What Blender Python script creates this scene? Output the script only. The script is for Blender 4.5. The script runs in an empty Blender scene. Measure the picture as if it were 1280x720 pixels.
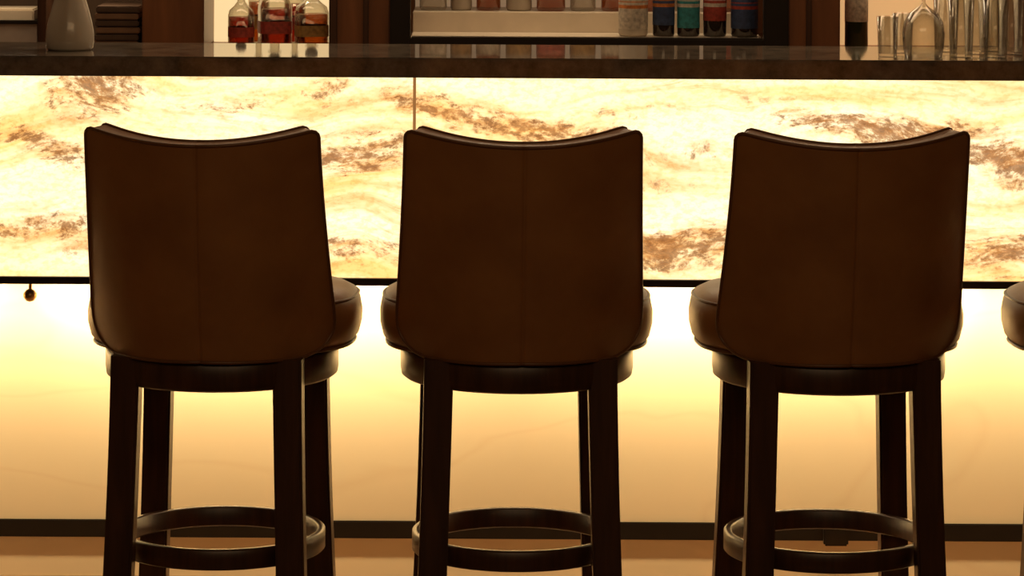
import bpy, bmesh, math, random
from mathutils import Vector, Matrix
random.seed(4)
sc = bpy.context.scene
sc.view_settings.view_transform = 'Standard'
COL = sc.collection

# ------------------------------------------------------------------ helpers
def new_mat(name):
    m = bpy.data.materials.new(name); m.use_nodes = True
    nt = m.node_tree
    return m, nt, nt.nodes['Principled BSDF'], nt.nodes['Material Output']

def simple(name, col, rough=0.5, metal=0.0, var=0.12, scale=20, bump=0.0, emis=None, estr=0, coat=0):
    m, nt, b, o = new_mat(name)
    tc = nt.nodes.new('ShaderNodeTexCoord')
    n = nt.nodes.new('ShaderNodeTexNoise'); n.inputs['Scale'].default_value = scale
    n.inputs['Detail'].default_value = 5
    nt.links.new(tc.outputs['Object'], n.inputs['Vector'])
    r = nt.nodes.new('ShaderNodeValToRGB')
    r.color_ramp.elements[0].position = .3; r.color_ramp.elements[1].position = .7
    r.color_ramp.elements[0].color = tuple(c*(1-var) for c in col)+(1,)
    r.color_ramp.elements[1].color = tuple(min(1, c*(1+var)) for c in col)+(1,)
    nt.links.new(n.outputs['Fac'], r.inputs['Fac'])
    nt.links.new(r.outputs['Color'], b.inputs['Base Color'])
    b.inputs['Roughness'].default_value = rough
    b.inputs['Metallic'].default_value = metal
    b.inputs['Coat Weight'].default_value = coat
    if emis:
        b.inputs['Emission Color'].default_value = tuple(emis)+(1,)
        b.inputs['Emission Strength'].default_value = estr
    if bump:
        bp = nt.nodes.new('ShaderNodeBump'); bp.inputs['Strength'].default_value = bump
        bp.inputs['Distance'].default_value = .01
        nt.links.new(n.outputs['Fac'], bp.inputs['Height'])
        nt.links.new(bp.outputs['Normal'], b.inputs['Normal'])
    return m

def empty(name, loc=(0, 0, 0), rotz=0):
    e = bpy.data.objects.new(name, None); e.location = loc; e.rotation_euler = (0, 0, rotz)
    e.empty_display_size = .1
    COL.objects.link(e); return e

def obj(name, me, parent=None, mats=(), loc=(0, 0, 0), smooth=True):
    o = bpy.data.objects.new(name, me); COL.objects.link(o)
    for m in mats: me.materials.append(m)
    o.location = loc
    if parent: o.parent = parent
    if smooth:
        for p in me.polygons: p.use_smooth = True
    return o

def box(name, x0, x1, y0, y1, z0, z1, mat, parent=None, bevel=.003):
    me = bpy.data.meshes.new(name)
    cx, cy, cz = (x0+x1)/2, (y0+y1)/2, (z0+z1)/2
    bm = bmesh.new(); bmesh.ops.create_cube(bm, size=1)
    for v in bm.verts:
        v.co = Vector((v.co.x*(x1-x0), v.co.y*(y1-y0), v.co.z*(z1-z0)))
    if bevel:
        bmesh.ops.bevel(bm, geom=bm.edges[:], offset=min(bevel, .4*min(x1-x0, y1-y0, z1-z0)), segments=2, affect='EDGES')
    bm.to_mesh(me); bm.free()
    return obj(name, me, parent, [mat], (cx, cy, cz), smooth=False)

def lathe_mesh(name, prof, seg=32, sq=None):
    me = bpy.data.meshes.new(name); bm = bmesh.new(); rings = []
    for (r, z, mi) in prof:
        if r < 1e-5: rings.append([bm.verts.new((0, 0, z))]); continue
        ring = []
        for i in range(seg):
            a = 2*math.pi*i/seg
            c, s = math.cos(a), math.sin(a)
            k = 1.0
            if sq: k = 1/((abs(c)**sq+abs(s)**sq)**(1/sq))
            ring.append(bm.verts.new((r*c*k, r*s*k, z)))
        rings.append(ring)
    for j in range(len(rings)-1):
        A, B = rings[j], rings[j+1]; mi = prof[j][2]
        for i in range(seg):
            k = (i+1) % seg
            if len(A) == 1 and len(B) == 1: continue
            if len(A) == 1: f = bm.faces.new((A[0], B[k], B[i]))
            elif len(B) == 1: f = bm.faces.new((A[i], A[k], B[0]))
            else: f = bm.faces.new((A[i], A[k], B[k], B[i]))
            f.material_index = mi; f.smooth = True
    bmesh.ops.recalc_face_normals(bm, faces=bm.faces[:])
    bm.to_mesh(me); bm.free(); return me

def lathe(name, prof, mats, loc, parent=None, seg=32, sq=None, rot=0):
    me = lathe_mesh(name, prof, seg, sq)
    for m in mats: me.materials.append(m)
    o = bpy.data.objects.new(name, me); COL.objects.link(o); o.location = loc; o.rotation_euler[2] = rot
    if parent: o.parent = parent
    return o

def tube(name, pts, rad, mat, parent=None, cyclic=True):
    cu = bpy.data.curves.new(name, 'CURVE'); cu.dimensions = '3D'; cu.bevel_depth = rad; cu.bevel_resolution = 3
    sp = cu.splines.new('POLY'); sp.points.add(len(pts)-1)
    for i, p in enumerate(pts): sp.points[i].co = (p[0], p[1], p[2], 1)
    sp.use_cyclic_u = cyclic
    cu.materials.append(mat)
    o = bpy.data.objects.new(name, cu); COL.objects.link(o)
    if parent: o.parent = parent
    return o

def area(name, loc, rot, sx, sy, energy, col, parent=None):
    l = bpy.data.lights.new(name, 'AREA'); l.shape = 'RECTANGLE'; l.size = sx; l.size_y = sy
    l.energy = energy; l.color = col
    o = bpy.data.objects.new(name, l); COL.objects.link(o); o.location = loc; o.rotation_euler = rot
    if parent: o.parent = parent
    return o

# ------------------------------------------------------------------ materials
def leather_mat():
    m, nt, b, o = new_mat('brown_leather')
    tc = nt.nodes.new('ShaderNodeTexCoord')
    n = nt.nodes.new('ShaderNodeTexNoise'); n.inputs['Scale'].default_value = 7; n.inputs['Detail'].default_value = 4
    nt.links.new(tc.outputs['Object'], n.inputs['Vector'])
    r = nt.nodes.new('ShaderNodeValToRGB')
    r.color_ramp.elements[0].color = (.24, .096, .028, 1); r.color_ramp.elements[0].position = .3
    r.color_ramp.elements[1].color = (.34, .148, .045, 1); r.color_ramp.elements[1].position = .75
    nt.links.new(n.outputs['Fac'], r.inputs['Fac']); nt.links.new(r.outputs['Color'], b.inputs['Base Color'])
    v = nt.nodes.new('ShaderNodeTexVoronoi'); v.inputs['Scale'].default_value = 420
    nt.links.new(tc.outputs['Object'], v.inputs['Vector'])
    n2 = nt.nodes.new('ShaderNodeTexNoise'); n2.inputs['Scale'].default_value = 22
    nt.links.new(tc.outputs['Object'], n2.inputs['Vector'])
    mx = nt.nodes.new('ShaderNodeMath'); mx.operation = 'MULTIPLY_ADD'; mx.inputs[1].default_value = .12
    nt.links.new(v.outputs['Distance'], mx.inputs[0]); nt.links.new(n2.outputs['Fac'], mx.inputs[2])
    bp = nt.nodes.new('ShaderNodeBump'); bp.inputs['Strength'].default_value = .25; bp.inputs['Distance'].default_value = .004
    nt.links.new(mx.outputs[0], bp.inputs['Height']); nt.links.new(bp.outputs['Normal'], b.inputs['Normal'])
    b.inputs['Roughness'].default_value = .42
    return m
leather = leather_mat()
piping = simple('leather_piping', (.15, .060, .020), .4)

def wood_mat(name, c1, c2, rough=.4, sc_=(30, 30, 2.5)):
    m, nt, b, o = new_mat(name)
    tc = nt.nodes.new('ShaderNodeTexCoord'); mp = nt.nodes.new('ShaderNodeMapping'); mp.inputs['Scale'].default_value = sc_
    n = nt.nodes.new('ShaderNodeTexNoise'); n.inputs['Scale'].default_value = 1.5; n.inputs['Detail'].default_value = 8
    n.inputs['Distortion'].default_value = .6
    nt.links.new(tc.outputs['Object'], mp.inputs['Vector']); nt.links.new(mp.outputs['Vector'], n.inputs['Vector'])
    r = nt.nodes.new('ShaderNodeValToRGB'); r.color_ramp.elements[0].color = c1+(1,); r.color_ramp.elements[1].color = c2+(1,)
    r.color_ramp.elements[0].position = .35; r.color_ramp.elements[1].position = .68
    nt.links.new(n.outputs['Fac'], r.inputs['Fac']); nt.links.new(r.outputs['Color'], b.inputs['Base Color'])
    b.inputs['Roughness'].default_value = rough
    return m
wood_dark = wood_mat('dark_stained_wood', (.042, .016, .007), (.078, .030, .013), .36)
wood_wall = wood_mat('walnut_panel', (.14, .050, .018), (.23, .085, .030), .4, (14, 14, 1.6))
wood_floor = wood_mat('oak_floor', (.16, .09, .045), (.26, .15, .08), .3, (3, 30, 30))
blackm = simple('black_metal', (.016, .011, .008), .4, .4)
brass = simple('aged_brass', (.35, .2, .08), .35, 1.0)

# onyx: natural stone figure, translucent slab lit from behind
def onyx_mat():
    m, nt, b, o = new_mat('backlit_onyx')
    N = nt.nodes.new; L = nt.links.new
    geo = N('ShaderNodeNewGeometry')
    def vmath(op, a, c):
        n = N('ShaderNodeVectorMath'); n.operation = op
        for i, v in enumerate((a, c)):
            if isinstance(v, tuple): n.inputs[i].default_value = v
            else: L(v, n.inputs[i])
        return n.outputs[0]
    def mapping(s, loc=(0, 0, 0), rot=(0, 0, 0), src=None):
        mp = N('ShaderNodeMapping'); mp.inputs['Scale'].default_value = s; mp.inputs['Location'].default_value = loc
        mp.inputs['Rotation'].default_value = rot
        L(src or geo.outputs['Position'], mp.inputs['Vector']); return mp
    def noise(mp, scale, det, dist=0, rough=.5):
        n = N('ShaderNodeTexNoise'); n.inputs['Scale'].default_value = scale; n.inputs['Detail'].default_value = det
        n.inputs['Distortion'].default_value = dist; n.inputs['Roughness'].default_value = rough
        L(mp.outputs['Vector'], n.inputs['Vector']); return n
    def ramp(src, p0, c0, p1, c1):
        r = N('ShaderNodeValToRGB'); r.color_ramp.elements[0].position = p0; r.color_ramp.elements[1].position = p1
        r.color_ramp.elements[0].color = c0; r.color_ramp.elements[1].color = c1
        L(src, r.inputs['Fac']); return r
    def math_(op, a, b_=None, clamp=False):
        n = N('ShaderNodeMath'); n.operation = op; n.use_clamp = clamp
        for i, v in enumerate((a, b_)):
            if v is None: continue
            if isinstance(v, (int, float)): n.inputs[i].default_value = v
            else: L(v, n.inputs[i])
        return n.outputs[0]
    def mix(f, a, c, blend='MIX'):
        n = N('ShaderNodeMix'); n.data_type = 'RGBA'; n.blend_type = blend
        if isinstance(f, (int, float)): n.inputs['Factor'].default_value = f
        else: L(f, n.inputs['Factor'])
        for i, v in ((6, a), (7, c)):
            if isinstance(v, tuple): n.inputs[i].default_value = v
            else: L(v, n.inputs[i])
        return n.outputs[2]
    W = (1, 1, 1, 1); K = (0, 0, 0, 1)
    fl = noise(mapping((1.4, 1, 1.8), (2, 0, 5)), 1.3, 2)
    flow = vmath('ADD', geo.outputs['Position'], vmath('MULTIPLY', vmath('SUBTRACT', fl.outputs['Color'], (.5, .5, .5)), (.0, 0, .34)))
    wn = noise(mapping((4.5, 1, 12)), 1.6, 7, .3, .68)
    wpos = vmath('ADD', geo.outputs['Position'], vmath('MULTIPLY', vmath('SUBTRACT', wn.outputs['Color'], (.5, .5, .5)), (.30, 0, .12)))
    P = [(-.965, 1.155, .09, .045, .3, 1), (-1.10, 1.03, .16, .020, -.3, .7), (-1.08, .845, .17, .024, .15, .85), (-.93, .81, .09, .02, .2, .6),
         (-.37, 1.01, .14, .028, .2, .95), (-.43, 1.16, .05, .03, .8, .6), (-.37, .80, .13, .026, -.1, .7),
         (-.13, 1.11, .12, .024, -.25, 1), (.06, 1.065, .17, .018, -.1, .95), (.26, 1.11, .14, .014, .1, .45),
         (.46, 1.02, .16, .018, .05, .45), (.40, .795, .15, .028, .1, 1), (.52, .85, .11, .018, .2, .55), (.87, 1.08, .20, .020, -.05, 1),
         (.66, 1.15, .14, .012, 0, .35), (1.16, 1.00, .14, .026, -.3, 1), (1.17, .79, .13, .026, .1, .95), (-.62, 1.13, .17, .014, .1, .4),
         (-.60, .95, .14, .012, .1, .4), (.20, .93, .2, .015, .05, .4), (1.5, .95, .2, .03, .2, 1), (-1.6, 1.0, .2, .03, .1, 1), (1.9, 1.08, .2, .03, 0, 1), (-2.1, .85, .2, .03, .2, 1)]
    acc = None
    for (x, z, rx, rz, tl, s) in P:
        mp = N('ShaderNodeMapping'); mp.vector_type = 'TEXTURE'
        mp.inputs['Location'].default_value = (x, 0, z); mp.inputs['Rotation'].default_value = (0, -tl, 0); mp.inputs['Scale'].default_value = (rx*1.7, 1e6, rz*2.2)
        L(wpos, mp.inputs['Vector'])
        ln = N('ShaderNodeVectorMath'); ln.operation = 'LENGTH'; L(mp.outputs['Vector'], ln.inputs[0])
        v = math_('MULTIPLY', math_('SUBTRACT', 1.0, ln.outputs['Value'], True), s)
        acc = v if acc is None else math_('MAXIMUM', acc, v)
    big = noise(mapping((.9, 1, 7.0), (3.1, 0, 1.7), (0, .06, 0), flow), 1.5, 5, .4, .55)
    base = ramp(big.outputs['Fac'], .40, (1.0, .88, .55, 1), .66, (1.0, .58, .19, 1))
    base.color_ramp.elements.new(.52).color = (1, .82, .44, 1)
    st = noise(mapping((.9, 1, 14), (0.4, 0, 5.3), (0, .05, 0), flow), 1.7, 8, .4, .62)
    stm = ramp(st.outputs['Fac'], .50, K, .74, W)
    c1 = mix(math_('MULTIPLY', stm.outputs['Color'], .9), base.outputs['Color'], (.74, .35, .10, 1))
    vn = noise(mapping((1.1, 1, 17), (5.4, 0, 3.3), (0, .05, 0), flow), 1.4, 6, .4, .6)
    thin = ramp(math_('ABSOLUTE', math_('SUBTRACT', vn.outputs['Fac'], .5)), .0, W, .03, K)
    tg = noise(mapping((2.0, 1, 4), (9, 0, 3)), 1.5, 3)
    tgm = ramp(tg.outputs['Fac'], .48, K, .62, W)
    c1 = mix(math_('MULTIPLY', math_('MULTIPLY', thin.outputs['Color'], tgm.outputs['Color']), .45), c1, (.66, .33, .10, 1))
    halo = ramp(acc, .0, K, .40, W)
    sn = noise(mapping((5, 1, 26), (1, 0, 2), (0, .05, 0), flow), 1.5, 8, .3, .70)
    snm = ramp(sn.outputs['Fac'], .42, K, .64, W)
    c2 = mix(math_('MULTIPLY', math_('MULTIPLY', halo.outputs['Color'], snm.outputs['Color']), .9), c1, (.68, .32, .09, 1))
    gr = noise(mapping((17, 1, 30), src=flow), 1.8, 11, .15, .80)
    dens = math_('ADD', math_('MULTIPLY', acc, .26), gr.outputs['Fac'])
    grm = ramp(dens, .58, K, .70, W)
    grm2 = math_('MULTIPLY', grm.outputs['Color'], ramp(acc, .03, K, .28, W).outputs['Color'])
    gcol = ramp(gr.outputs['Fac'], .42, (.42, .17, .045, 1), .62, (.16, .052, .016, 1))
    c3 = mix(math_('MULTIPLY', grm2, .88), c2, gcol.outputs['Color'])
    sp = noise(mapping((34, 1, 60)), 1.5, 6, 0, .72)
    spm = ramp(sp.outputs['Fac'], .40, (.72, .55, .32, 1), .53, W)
    c4 = mix(.45, c3, spm.outputs['Color'], 'MULTIPLY')
    L(c4, b.inputs['Emission Color']); b.inputs['Emission Strength'].default_value = 1.55
    b.inputs['Base Color'].default_value = (.3, .2, .1, 1); b.inputs['Roughness'].default_value = .25
    return m
onyx = onyx_mat()

def marble_mat():
    m, nt, b, o = new_mat('cream_marble')
    N = nt.nodes.new; L = nt.links.new
    tc = N('ShaderNodeTexCoord'); mp = N('ShaderNodeMapping'); mp.inputs['Rotation'].default_value = (0, .6, 0); mp.inputs['Scale'].default_value = (.8, 1, 1.8)
    L(tc.outputs['Object'], mp.inputs['Vector'])
    n = N('ShaderNodeTexNoise'); n.inputs['Scale'].default_value = 1.0; n.inputs['Detail'].default_value = 3; n.inputs['Distortion'].default_value = .5
    L(mp.outputs['Vector'], n.inputs['Vector'])
    r = N('ShaderNodeValToRGB'); e = r.color_ramp.elements
    e[0].position = .40; e[0].color = (.84, .71, .50, 1); e[1].position = .62; e[1].color = (.82, .69, .485, 1)
    x = e.new(.50); x.color = (.81, .665, .46, 1); y = e.new(.485); y.color = (.84, .71, .50, 1); z = e.new(.515); z.color = (.84, .705, .495, 1)
    L(n.outputs['Fac'], r.inputs['Fac']); L(r.outputs['Color'], b.inputs['Base Color'])
    b.inputs['Roughness'].default_value = .4
    return m
marble = marble_mat()

def granite_mat():
    m, nt, b, o = new_mat('polished_dark_granite')
    N = nt.nodes.new; L = nt.links.new
    tc = N('ShaderNodeTexCoord')
    n = N('ShaderNodeTexNoise'); n.inputs['Scale'].default_value = 14; n.inputs['Detail'].default_value = 9; n.inputs['Roughness'].default_value = .7
    L(tc.outputs['Object'], n.inputs['Vector'])
    r = N('ShaderNodeValToRGB'); e = r.color_ramp.elements
    e[0].position = .35; e[0].color = (.085, .070, .058, 1); e[1].position = .72; e[1].color = (.28, .225, .18, 1)
    L(n.outputs['Fac'], r.inputs['Fac']); L(r.outputs['Color'], b.inputs['Base Color'])
    b.inputs['Roughness'].default_value = .045
    return m
granite = granite_mat()
plaster = simple('warm_plaster', (.22, .14, .08), .8, bump=.1)
white_lac = simple('white_lacquer', (.60, .50, .38), .4, var=.05)
def lit(name, col, s): return simple(name, col, .5, emis=col, estr=s, var=.06, scale=4)
niche_lit = lit('backlit_niche_panel', (1.0, .78, .42), .75)
cab_lit = lit('backlit_cabinet_panel', (.70, .50, .30), .22)
led = lit('led_diffuser', (1.0, .72, .38), 2.5)

def thin_glass(name, tint=(.93, .92, .88)):
    m = bpy.data.materials.new(name); m.use_nodes = True; nt = m.node_tree
    nt.nodes.remove(nt.nodes['Principled BSDF']); o = nt.nodes['Material Output']
    t = nt.nodes.new('ShaderNodeBsdfTransparent'); g = nt.nodes.new('ShaderNodeBsdfGlossy'); g.inputs['Roughness'].default_value = .02
    lw = nt.nodes.new('ShaderNodeLayerWeight'); lw.inputs['Blend'].default_value = .35
    n = nt.nodes.new('ShaderNodeTexNoise'); n.inputs['Scale'].default_value = 5
    r = nt.nodes.new('ShaderNodeValToRGB'); r.color_ramp.elements[0].color = tuple(c*.96 for c in tint)+(1,); r.color_ramp.elements[1].color = tint+(1,)
    nt.links.new(n.outputs['Fac'], r.inputs['Fac']); nt.links.new(r.outputs['Color'], t.inputs['Color'])
    mx = nt.nodes.new('ShaderNodeMixShader')
    mp = nt.nodes.new('ShaderNodeMapRange'); mp.inputs['To Min'].default_value = .05; mp.inputs['To Max'].default_value = .75
    nt.links.new(lw.outputs['Facing'], mp.inputs['Value']); nt.links.new(mp.outputs[0], mx.inputs[0])
    nt.links.new(t.outputs[0], mx.inputs[1]); nt.links.new(g.outputs[0], mx.inputs[2]); nt.links.new(mx.outputs[0], o.inputs[0])
    return m
g_thin = thin_glass('thin_glass')
g_clear = thin_glass('bottle_glass', (.80, .76, .68))
g_amber = thin_glass('amber_liquor', (.62, .27, .07))
g_red = thin_glass('red_liquor', (.55, .12, .05))
g_dark = simple('dark_bottle_glass', (.02, .012, .008), .08)
g_green = simple('green_bottle_glass', (.02, .03, .012), .08)
g_silver = simple('frosted_bottle', (.42, .36, .29), .25)
cap_m = simple('bottle_cap', (.05, .03, .02), .35)
def lab(n, c): return simple(n, c, .55, var=.35, scale=90)
l_white = lab('label_white', (.50, .44, .36)); l_teal = lab('label_teal', (.03, .20, .22)); l_red = lab('label_red', (.30, .04, .025))
l_org = lab('label_orange', (.50, .15, .03)); l_navy = lab('label_navy', (.03, .05, .12)); l_gold = lab('label_gold', (.32, .18, .05))
ceramic = simple('pearl_ceramic', (.62, .56, .48), .25, var=.05, coat=.5)

# ------------------------------------------------------------------ room
box('floor', -3.2, 3.2, -9, 3, -.05, 0, wood_floor, bevel=0)
box('ceiling', -3.2, 3.2, -9, 3, 3.0, 3.05, plaster, bevel=0)
box('wall_back', -3.2, 3.2, 2.9, 3.0, 0, 3.0, wood_wall, bevel=0)
box('wall_left', -3.3, -3.2, -9, 3, 0, 3.0, plaster, bevel=0)
box('wall_right', 3.2, 3.3, -9, 3, 0, 3.0, plaster, bevel=0)

# ------------------------------------------------------------------ bar counter
bar = empty('bar_counter', (0, 0, 0))
XL, XR = -2.6, 2.6
box('countertop', XL, XR, .74, 1.17, 1.194, 1.240, granite, bar, .004)
box('onyx_panel_1', XL, -.224, .78, .80, .727, 1.194, onyx, bar, .001)
box('onyx_panel_2', -.220, XR, .78, .80, .727, 1.194, onyx, bar, .001)
box('onyx_joint', -.2255, -.2185, .779, .80, .727, 1.194, simple('joint_resin', (.35, .16, .05), .5, emis=(.35, .16, .05), estr=.8), bar, 0)
box('bar_core', XL, XR, .96, 1.14, .0, 1.194, wood_wall, bar, 0)
box('upper_box_back', XL, XR, .80, .96, .75, 1.19, wood_wall, bar, 0)
box('ledge_trim', XL, XR, .768, .80, .710, .727, blackm, bar, .002)
box('ledge_underside', XL, XR, .80, .96, .722, .75, blackm, bar, 0)
box('lower_panel', XL, XR, .93, .96, .0, .722, marble, bar, 0)
box('base_rail', XL, XR, .922, .93, .092, .133, blackm, bar, .002)
box('rail_bracket', .742, .80, .895, .922, .085, .14, blackm, bar, .004)
box('led_strip', XL+.05, XR-.05, .806, .818, .710, .722, led, bar, .002)
for i in range(4):
    area('under_ledge_light_%d' % i, (-1.725+i*1.15, .825, .708), (math.radians(21), 0, 0), 1.05, .02, 11, (1, .72, .37), bar)
tube('hook_stem', [(-1.11, .785, .715), (-1.11, .785, .70), (-1.11, .782, .69)], .004, brass, bar, False)
lathe('hook_ball', [(0, -.016, 0), (.009, -.013, 0), (.0155, -.004, 0), (.0155, .004, 0), (.009, .012, 0), (0, .016, 0)], [brass], (-1.11, .78, .683), bar, 20)

# ------------------------------------------------------------------ stools
TH = .043
def back_surface(u, t):
    a = abs(u)
    zt = 1.145 + .031*a**2.0
    W0 = .238
    r = .018; q = a*W0-(W0-r)
    if q > 0: zt -= r-math.sqrt(max(0, r*r-q*q))
    zb = .704 - .004*a
    r2 = .070; q = a*.25-(.25-r2)
    if q > 0: zb += r2-math.sqrt(max(0, r2*r2-q*q))
    z = zb+(zt-zb)*t
    tt = min(1, max(0, (z-.70)/.47))
    W = .238 + .018*(1-tt)**1.5 - .006*max(0, 1-tt*5)
    x = W*u
    yc = -.250-.070*tt
    dep = .075+.105*(1-tt)**1.5
    y = yc+dep*a**2.3
    y += .0035*math.exp(-(x/.004)**2)
    y -= .010*math.sin(math.pi*tt)*(1-a**2)
    return Vector((x, y, z))
def build_back_mesh():
    us = set(); n = 28
    for i in range(n+1): us.add(round(math.sin(math.pi*(i/n-.5)), 5))
    for d in (.006, .012, .02, .03): us.add(d); us.add(-d)
    us = sorted(us); nt_ = 26
    ts = [(.5-.5*math.cos(math.pi*j/nt_))*.6+.4*j/nt_ for j in range(nt_+1)]
    def nrm(u, z):
        a = abs(u); tt = (z-.70)/.47
        dep = .16-.085*tt
        slope = 2.3*dep*a**1.3/.245*(1 if u > 0 else -1)
        nn = Vector((-slope, 1, .12)); nn.normalize(); return nn
    bm = bmesh.new()
    outer = [[None]*len(us) for _ in ts]; inner = [[None]*len(us) for _ in ts]
    for j, t in enumerate(ts):
        for i, u in enumerate(us):
            p = back_surface(u, t)
            outer[j][i] = bm.verts.new(p); inner[j][i] = bm.verts.new(p+nrm(u, p.z)*TH)
    for j in range(len(ts)-1):
        for i in range(len(us)-1):
            bm.faces.new((outer[j][i], outer[j][i+1], outer[j+1][i+1], outer[j+1][i]))
            bm.faces.new((inner[j][i], inner[j+1][i], inner[j+1][i+1], inner[j][i+1]))
    per = [(0, i) for i in range(len(us))]+[(j, len(us)-1) for j in range(1, len(ts))]+[(len(ts)-1, i) for i in range(len(us)-2, -1, -1)]+[(j, 0) for j in range(len(ts)-2, 0, -1)]
    out_per = [outer[a][b_].co.copy() for a, b_ in per]; in_per = [inner[a][b_].co.copy() for a, b_ in per]
    for k in range(len(per)):
        a, b_ = per[k], per[(k+1) % len(per)]
        bm.faces.new((outer[a[0]][a[1]], inner[a[0]][a[1]], inner[b_[0]][b_[1]], outer[b_[0]][b_[1]]))
    bmesh.ops.remove_doubles(bm, verts=bm.verts[:], dist=.0004)
    bmesh.ops.recalc_face_normals(bm, faces=bm.faces[:])
    me = bpy.data.meshes.new('back'); bm.to_mesh(me); bm.free()
    for p in me.polygons: p.use_smooth = True
    def clean(L):
        res = []
        for p in L:
            if not res or (p-res[-1]).length > .003: res.append(p)
        return res
    return me, clean(out_per), clean(in_per)
back_me, OP, IP = build_back_mesh()
back_me.materials.append(leather)
HW, HD, CY = .285, .215, .035
def ring_pts(k, z, n=2.5, off=0, seg=64):
    pts = []
    for i in range(seg):
        a = 2*math.pi*i/seg; c, s = math.cos(a), math.sin(a); q = 1/((abs(c)**n+abs(s)**n)**(1/n))
        pts.append(((HW-(1-k)*HW+off)*c*q, CY+(HD-(1-k)*HD+off)*s*q, z))
    return pts
def seat_mesh(prof, name):
    me = bpy.data.meshes.new(name); bm = bmesh.new(); rings = []
    for (k, z) in prof:
        if k == 0: rings.append([bm.verts.new((0, CY, z))]); continue
        rings.append([bm.verts.new(p) for p in ring_pts(k, z)])
    seg = 64
    for j in range(len(rings)-1):
        A, B = rings[j], rings[j+1]
        for i in range(seg):
            k = (i+1) % seg
            if len(A) == 1: bm.faces.new((A[0], B[k], B[i]))
            elif len(B) == 1: bm.faces.new((A[i], A[k], B[0]))
            else: bm.faces.new((A[i], A[k], B[k], B[i]))
    bmesh.ops.recalc_face_normals(bm, faces=bm.faces[:])
    bm.to_mesh(me); bm.free()
    for p in me.polygons: p.use_smooth = True
    return me
seat_me = seat_mesh([(0, .7025), (.78, .7025), (.88, .703), (.935, .708), (.975, .722), (.998, .748), (1.0, .772), (.985, .795), (.950, .812), (.88, .822), (.6, .831), (0, .836)], 'seat_cushion')
seat_me.materials.append(leather)

def leg_mesh(sx, sy):
    bm = bmesh.new(); rows = []
    for k in range(9):
        f = k/8; z = .702*(1-f)
        cx = sx*(.166+.012*f+.010*f*f); cy = sy*(.168+.014*f+.018*f*f)
        w = .030-.003*f*(1-f)*2+.001*f; d = .024-.002*f
        rows.append([bm.verts.new((cx+a*w, cy+b_*d, z)) for a, b_ in ((-1, -1), (1, -1), (1, 1), (-1, 1))])
    for j in range(8):
        for i in range(4):
            bm.faces.new((rows[j][i], rows[j][(i+1) % 4], rows[j+1][(i+1) % 4], rows[j+1][i]))
    bm.faces.new(rows[0]); bm.faces.new(rows[-1][::-1])
    bmesh.ops.recalc_face_normals(bm, faces=bm.faces[:])
    long_e = [e for e in bm.edges if abs(e.verts[0].co.z-e.verts[1].co.z) > .01]
    bmesh.ops.bevel(bm, geom=long_e, offset=.005, segments=2, affect='EDGES')
    me = bpy.data.meshes.new('leg'); bm.to_mesh(me); bm.free(); return me
leg_mes = [leg_mesh(a, b_) for a, b_ in ((-1, -1), (1, -1), (1, 1), (-1, 1))]
for m_ in leg_mes: m_.materials.append(wood_dark)

def ring_band(r0, r1, z0, z1, name):
    b = .003
    prof = [(r0, z0+b, 0), (r0+b, z0, 0), (r1-b, z0, 0), (r1, z0+b, 0), (r1, z1-b, 0), (r1-b, z1, 0), (r0+b, z1, 0), (r0, z1-b, 0), (r0, z0+b, 0)]
    return lathe_mesh(name, prof, 64)
ring_me = ring_band(.199, .216, .277, .319, 'foot_ring'); ring_me.materials.append(wood_dark)
apron_me = lathe_mesh('seat_apron', [(0, .640, 0), (.232, .640, 0), (.240, .646, 0), (.242, .660, 0), (.242, .694, 0), (.236, .702, 0), (0, .702, 0)], 64)
apron_me.materials.append(wood_dark)

def stool(x, y, rot):
    e = empty('bar_stool', (x, y, 0), math.radians(rot))
    def add(n, me):
        o = bpy.data.objects.new(n, me); COL.objects.link(o); o.parent = e; return o
    b_ = add('backrest', back_me)
    md = b_.modifiers.new('bev', 'BEVEL'); md.width = .010; md.segments = 3; md.limit_method = 'ANGLE'; md.angle_limit = math.radians(50)
    tube('back_piping', OP, .0036, piping, e)
    tube('front_piping', IP, .0036, piping, e)
    add('seat_cushion', seat_me)
    tube('seat_piping_lower', ring_pts(.94, .708, off=.002), .0038, piping, e)
    tube('seat_piping_upper', ring_pts(.965, .804, off=.002), .0032, piping, e)
    add('seat_apron', apron_me)
    for i, m_ in enumerate(leg_mes): add('leg_%d' % (i+1), m_)
    add('foot_ring', ring_me)
    return e
stool(-.597, 0, -5.5)
stool(.016, 0, 2.5)
stool(.665, 0, 5.5)
stool(1.322, 0, 5.0)

# ------------------------------------------------------------------ back bar
bb = empty('back_bar_cabinet', (0, 0, 0))
F = 2.12
box('base_cabinet', -3.1, 3.1, F, 2.88, 0, 1.150, wood_wall, bb, .003)
def pil(n, a, b_, mat=wood_wall, y0=F-.01, y1=2.6): box(n, a, b_, y0, y1, 1.150, 2.5, mat, bb, .004)
pil('pillar_1', -3.1, -1.62)
pil('pillar_2', -1.0, -.832)
pil('pillar_3', -.479, -.327)
pil('pillar_4', .752, .893)
pil('pillar_5', 1.365, 3.1)
box('pillar_moulding_1', -.492, -.470, F-.03, F, 1.15, 2.5, wood_dark, bb)
box('pillar_moulding_2', -.400, -.385, F-.025, F, 1.15, 2.5, wood_dark, bb)
box('pillar_moulding_3', .80, .815, F-.025, F, 1.15, 2.5, wood_dark, bb)
box('top_box', -3.1, 3.1, F-.02, 2.88, 2.1, 2.95, wood_wall, bb, .004)
box('niche_back_1', -.832, -.479, 2.42, 2.45, 1.15, 2.1, niche_lit, bb, 0)
box('shelf_back_left', -1.62, -1.0, 2.58, 2.60, 1.15, 2.1, simple('taupe_back', (.24, .15, .09), .6), bb, 0)
box('left_divider', -1.285, -1.262, F, 2.58, 1.15, 2.1, wood_dark, bb, .002)
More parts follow.
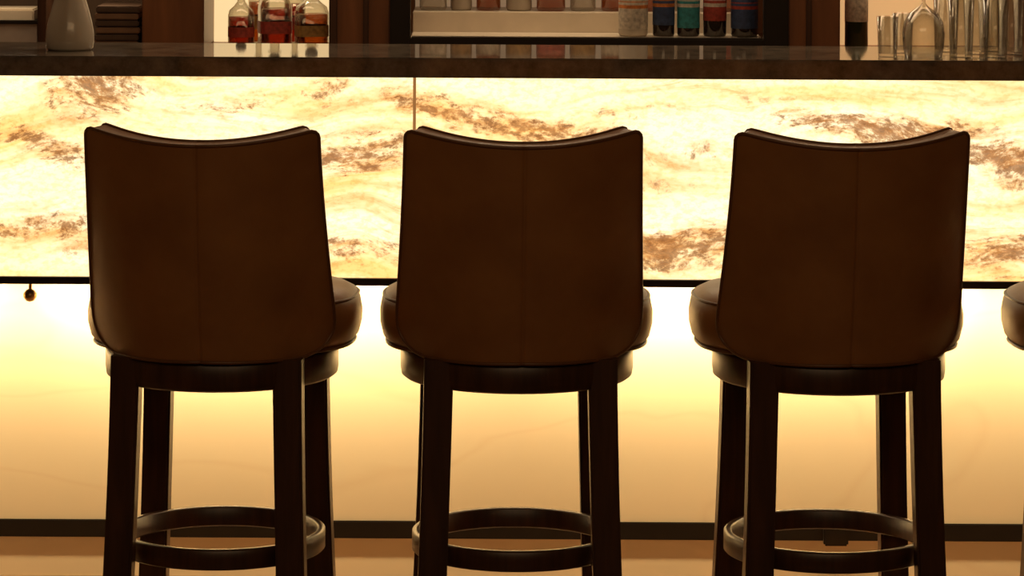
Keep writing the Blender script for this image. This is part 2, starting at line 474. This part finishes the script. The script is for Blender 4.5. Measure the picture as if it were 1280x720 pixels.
box('left_shelf', -1.62, -1.0, F+.03, 2.58, 1.40, 1.42, wood_dark, bb, .002)
box('niche_back_2', .893, 1.365, 2.42, 2.45, 1.15, 2.1, lit('niche_back_right', (.95, .62, .29), .42), bb, 0)
box('frame_left', -.327, -.272, F-.03, F+.02, 1.15, 2.1, blackm, bb, .004)
box('frame_right', .685, .752, F-.03, F+.02, 1.15, 2.1, blackm, bb, .004)
box('frame_bottom', -.272, .685, F-.03, F+.02, 1.15, 1.190, blackm, bb, .004)
box('display_back', -.272, .685, 2.56, 2.59, 1.15, 2.1, cab_lit, bb, 0)
box('display_step_lower', -.272, .685, F+.02, 2.32, 1.15, 1.188, white_lac, bb, .002)
box('display_step_upper', -.272, .685, 2.32, 2.56, 1.15, 1.243, white_lac, bb, .002)
box('display_shelf', -.272, .685, 2.30, 2.56, 1.62, 1.635, wood_dark, bb, .002)
area('display_light', (.2, 2.22, 2.05), (math.radians(-8), 0, 0), .9, .1, 5.5, (1, .78, .5), bb)
area('niche_light_left', (-.65, 2.25, 2.05), (0, 0, 0), .3, .15, 3, (1, .75, .45), bb)
area('niche_light_right', (1.13, 2.25, 2.05), (0, 0, 0), .4, .15, 4, (1, .75, .45), bb)
area('shelf_fill_left', (-1.3, 2.20, 1.385), (0, 0, 0), .5, .08, 1.0, (1, .75, .45), bb)  # added fill to brighten the left shelf, no known lamp

def bottle(x, y, z, r, h, glass, label, name='liquor_bottle', sq=None, capm=cap_m, l0=.12, l1=.55, lab2=None, rot=0):
    s = h*.62
    p = [(0, 0.0, 0), (r*.9, 0, 0), (r, .006, 0), (r, s*l0, 0), (r*1.012, s*l0+.001, 1)]
    if lab2:
        mid = s*(l0+(l1-l0)*.62)
        p += [(r*1.012, mid, 3), (r*1.012, mid+s*.05, 1), (r*1.012, mid+s*.09, 3), (r*1.012, mid+s*.105, 1)]
    p += [(r*1.012, s*l1, 0), (r, s*l1+.001, 0), (r, s*.86, 0), (r*.93, s*.94, 0), (r*.7, s*1.0, 0), (r*.42, s*1.06, 0), (r*.34, s*1.12, 0), (r*.33, h*.88, 2), (r*.38, h*.885, 2), (r*.38, h*.995, 2), (0, h, 2)]
    return lathe(name, p, [glass, label, capm, lab2 or label], (x, y, z), None, 28, sq, rot)
PX = lambda px, y: (px-640)*(7+y)/4200
y = 2.20
bottle(PX(793, y), y, 1.189, .040, .30, g_silver, l_white, lab2=l_org, l0=.1, l1=.6)
bottle(PX(831, y), y, 1.189, .030, .30, g_dark, l_navy, lab2=l_org, l0=.16, l1=.6)
bottle(PX(862, y), y, 1.189, .031, .30, g_dark, l_teal, lab2=l_white, l0=.12, l1=.62)
bottle(PX(895, y), y, 1.189, .032, .31, g_dark, l_red, lab2=l_white, l0=.22, l1=.55)
bottle(PX(932, y), y, 1.189, .037, .29, g_dark, l_navy, lab2=l_red, l0=.12, l1=.6)
y = 2.41
for px, r, g, l in ((543, .038, g_clear, l_white), (578, .030, g_silver, l_gold), (612, .034, g_amber, l_white), (650, .036, g_silver, l_gold), (690, .040, g_amber, l_red), (730, .036, g_clear, l_gold), (768, .034, g_amber, l_white), (812, .036, g_amber, l_gold), (860, .036, g_clear, l_white), (905, .036, g_amber, l_red)):
    bottle(PX(px, y), y, 1.244, r, .29, g, l, l0=.38, l1=.65, sq=(4 if r > .037 else None))

def decanter(x, y, z, r, h, glass, liquid, sq, rot):
    e = empty('spirit_decanter', (x, y, z), rot)
    b_ = h*.60
    lathe('glass_body', [(0, 0, 0), (r*.92, 0, 0), (r, .005, 0), (r, b_*.78, 0), (r*.9, b_*.90, 0), (r*.55, b_, 0), (r*.30, b_+.012, 0), (r*.28, h*.80, 0), (r*.40, h*.815, 0), (r*.40, h*.83, 0), (0, h*.83, 0)], [g_clear], (0, 0, 0), e, 32, sq)
    lathe('liquid', [(0, .006, 0), (r*.88, .006, 0), (r*.93, .012, 0), (r*.93, b_*.74, 0), (0, b_*.74, 0)], [liquid], (0, 0, 0), e, 32, sq)
    lathe('label_band', [(r*1.01, b_*.26, 0), (r*1.01, b_*.50, 0)], [l_red if liquid is g_red else l_gold], (0, 0, 0), e, 32, sq)
    lathe('stopper', [(0, h*.83, 0), (r*.25, h*.84, 0), (r*.42, h*.90, 0), (r*.40, h*.96, 0), (r*.2, h, 0), (0, h, 0)], [cap_m], (0, 0, 0), e, 20)
    return e
for px, r, h, g, yy, sq in ((303, .036, .19, g_red, 2.20, None), (345, .044, .235, g_red, 2.25, 5), (391, .043, .21, g_amber, 2.20, 5), (325, .030, .26, g_amber, 2.36, None), (370, .030, .25, g_red, 2.36, None)):
    decanter(PX(px, yy), yy, 1.151, r, h, g_clear, g, sq, .25 if sq else 0)
y = 2.24
bottle(PX(1072, y), y, 1.151, .032, .31, g_green, l_white, 'wine_bottle', l0=.40, l1=.85)

def stack(name, x0, x1, y0, y1, z0, n, hh, mats):
    e = empty(name, ((x0+x1)/2, (y0+y1)/2, z0))
    for i in range(n):
        d = random.uniform(-.006, .006)
        box('layer_%d' % (i+1), x0-(x0+x1)/2+d, x1-(x0+x1)/2+d, -(y1-y0)/2, (y1-y0)/2, i*hh+.0005, (i+1)*hh-.001, mats[i % len(mats)], e, .003)
    return e
stack('menu_stack', -1.13, -1.01, 2.16, 2.36, 1.151, 6, .019, [simple('menu_cover', (.20, .11, .06), .5), simple('menu_cover_dark', (.08, .045, .028), .5)])
nb = empty('napkin_box', (-1.38, 2.3, 1.151))
gm = simple('grey_box', (.34, .30, .26), .5)
box('tray', -.085, .085, -.08, .08, 0, .065, gm, nb, .005)
box('napkins', -.07, .07, -.07, .07, .065, .10, white_lac, nb, .004)
box('lid_rim', -.09, .09, -.085, .085, .060, .070, blackm, nb, .002)

def tumbler(name, x, y, z, r, h, mat=g_thin, wall=.0022, base=.008, taper=.86):
    p = [(0, 0, 0), (r*taper*.95, 0, 0), (r*taper, .002, 0), (r, h, 0), (r-wall, h, 0), (r*taper-wall, base, 0), (0, base, 0)]
    return lathe(name, p, [mat], (x, y, z), None, 32)
def goblet(x, y, z, flip=False, s=1.0):
    p = [(0, 0, 0), (.034, 0, 0), (.034, .002, 0), (.008, .006, 0), (.004, .012, 0), (.004, .07, 0), (.012, .078, 0), (.030, .09, 0), (.042, .11, 0), (.046, .135, 0), (.044, .165, 0), (.040, .185, 0), (.0385, .185, 0), (.0425, .165, 0), (.0445, .135, 0), (.040, .112, 0), (.028, .093, 0), (.010, .082, 0), (0, .080, 0)]
    p = [(r*s, z_*s, m) for r, z_, m in p]
    if flip: p = [(r, .185*s-zz, m) for r, zz, m in p][::-1]
    return lathe('wine_glass', p, [g_thin], (x, y, z), None, 36)
lathe('ceramic_vase', [(0, 0, 0), (.050, 0, 0), (.0555, .006, 0), (.0575, .025, 0), (.056, .045, 0), (.051, .07, 0), (.043, .10, 0), (.034, .13, 0), (.027, .16, 0), (.0235, .20, 0), (.024, .235, 0), (.027, .25, 0), (.024, .25, 0), (.020, .22, 0), (.020, .18, 0), (0, .17, 0)], [ceramic], (PX(89, .93), .93, 1.240), None, 48)
yy = .84
for px, r, h, dy in ((1111, .025, .095, 0.0), (1203, .031, .15, .0), (1246, .031, .15, 0.0), (1222, .031, .15, .09), (1266, .031, .15, .09), (1184, .031, .15, .16), (1130, .025, .095, .12), (1240, .031, .15, .19)):
    tumbler('drinking_glass', PX(px, yy+dy), yy+dy, 1.240, r, h)
goblet(PX(1156, .86), .86, 1.240, True, 1.08)

# ------------------------------------------------------------------ lights
w = bpy.data.worlds.new('dim_room'); sc.world = w; w.use_nodes = True
w.node_tree.nodes['Background'].inputs[0].default_value = (1, .62, .34, 1)
w.node_tree.nodes['Background'].inputs[1].default_value = .045
area('overhead_fill', (0, -3.6, 2.9), (math.radians(35), 0, 0), 3.0, 1.2, 27, (1, .66, .34))  # added soft fill that brightens the stool backs, not a known fixture
area('overhead_fill', (0, 1.3, 2.9), (math.radians(0), 0, 0), 4.0, .5, 22, (1, .68, .38))  # added overhead fill above the bar, in place of general room light

# ------------------------------------------------------------------ camera
cam = bpy.data.cameras.new('camera'); co = bpy.data.objects.new('camera', cam); COL.objects.link(co)
cam.lens = 4200/1280*36; cam.sensor_width = 36
co.location = (0, -7, 1.85)
cam.shift_y = -(360+258)/1280
co.rotation_euler = (Matrix.Rotation(math.radians(90), 4, 'X') @ Matrix.Rotation(math.radians(.3), 4, 'Z')).to_euler()
cam.clip_end = 50
sc.camera = co
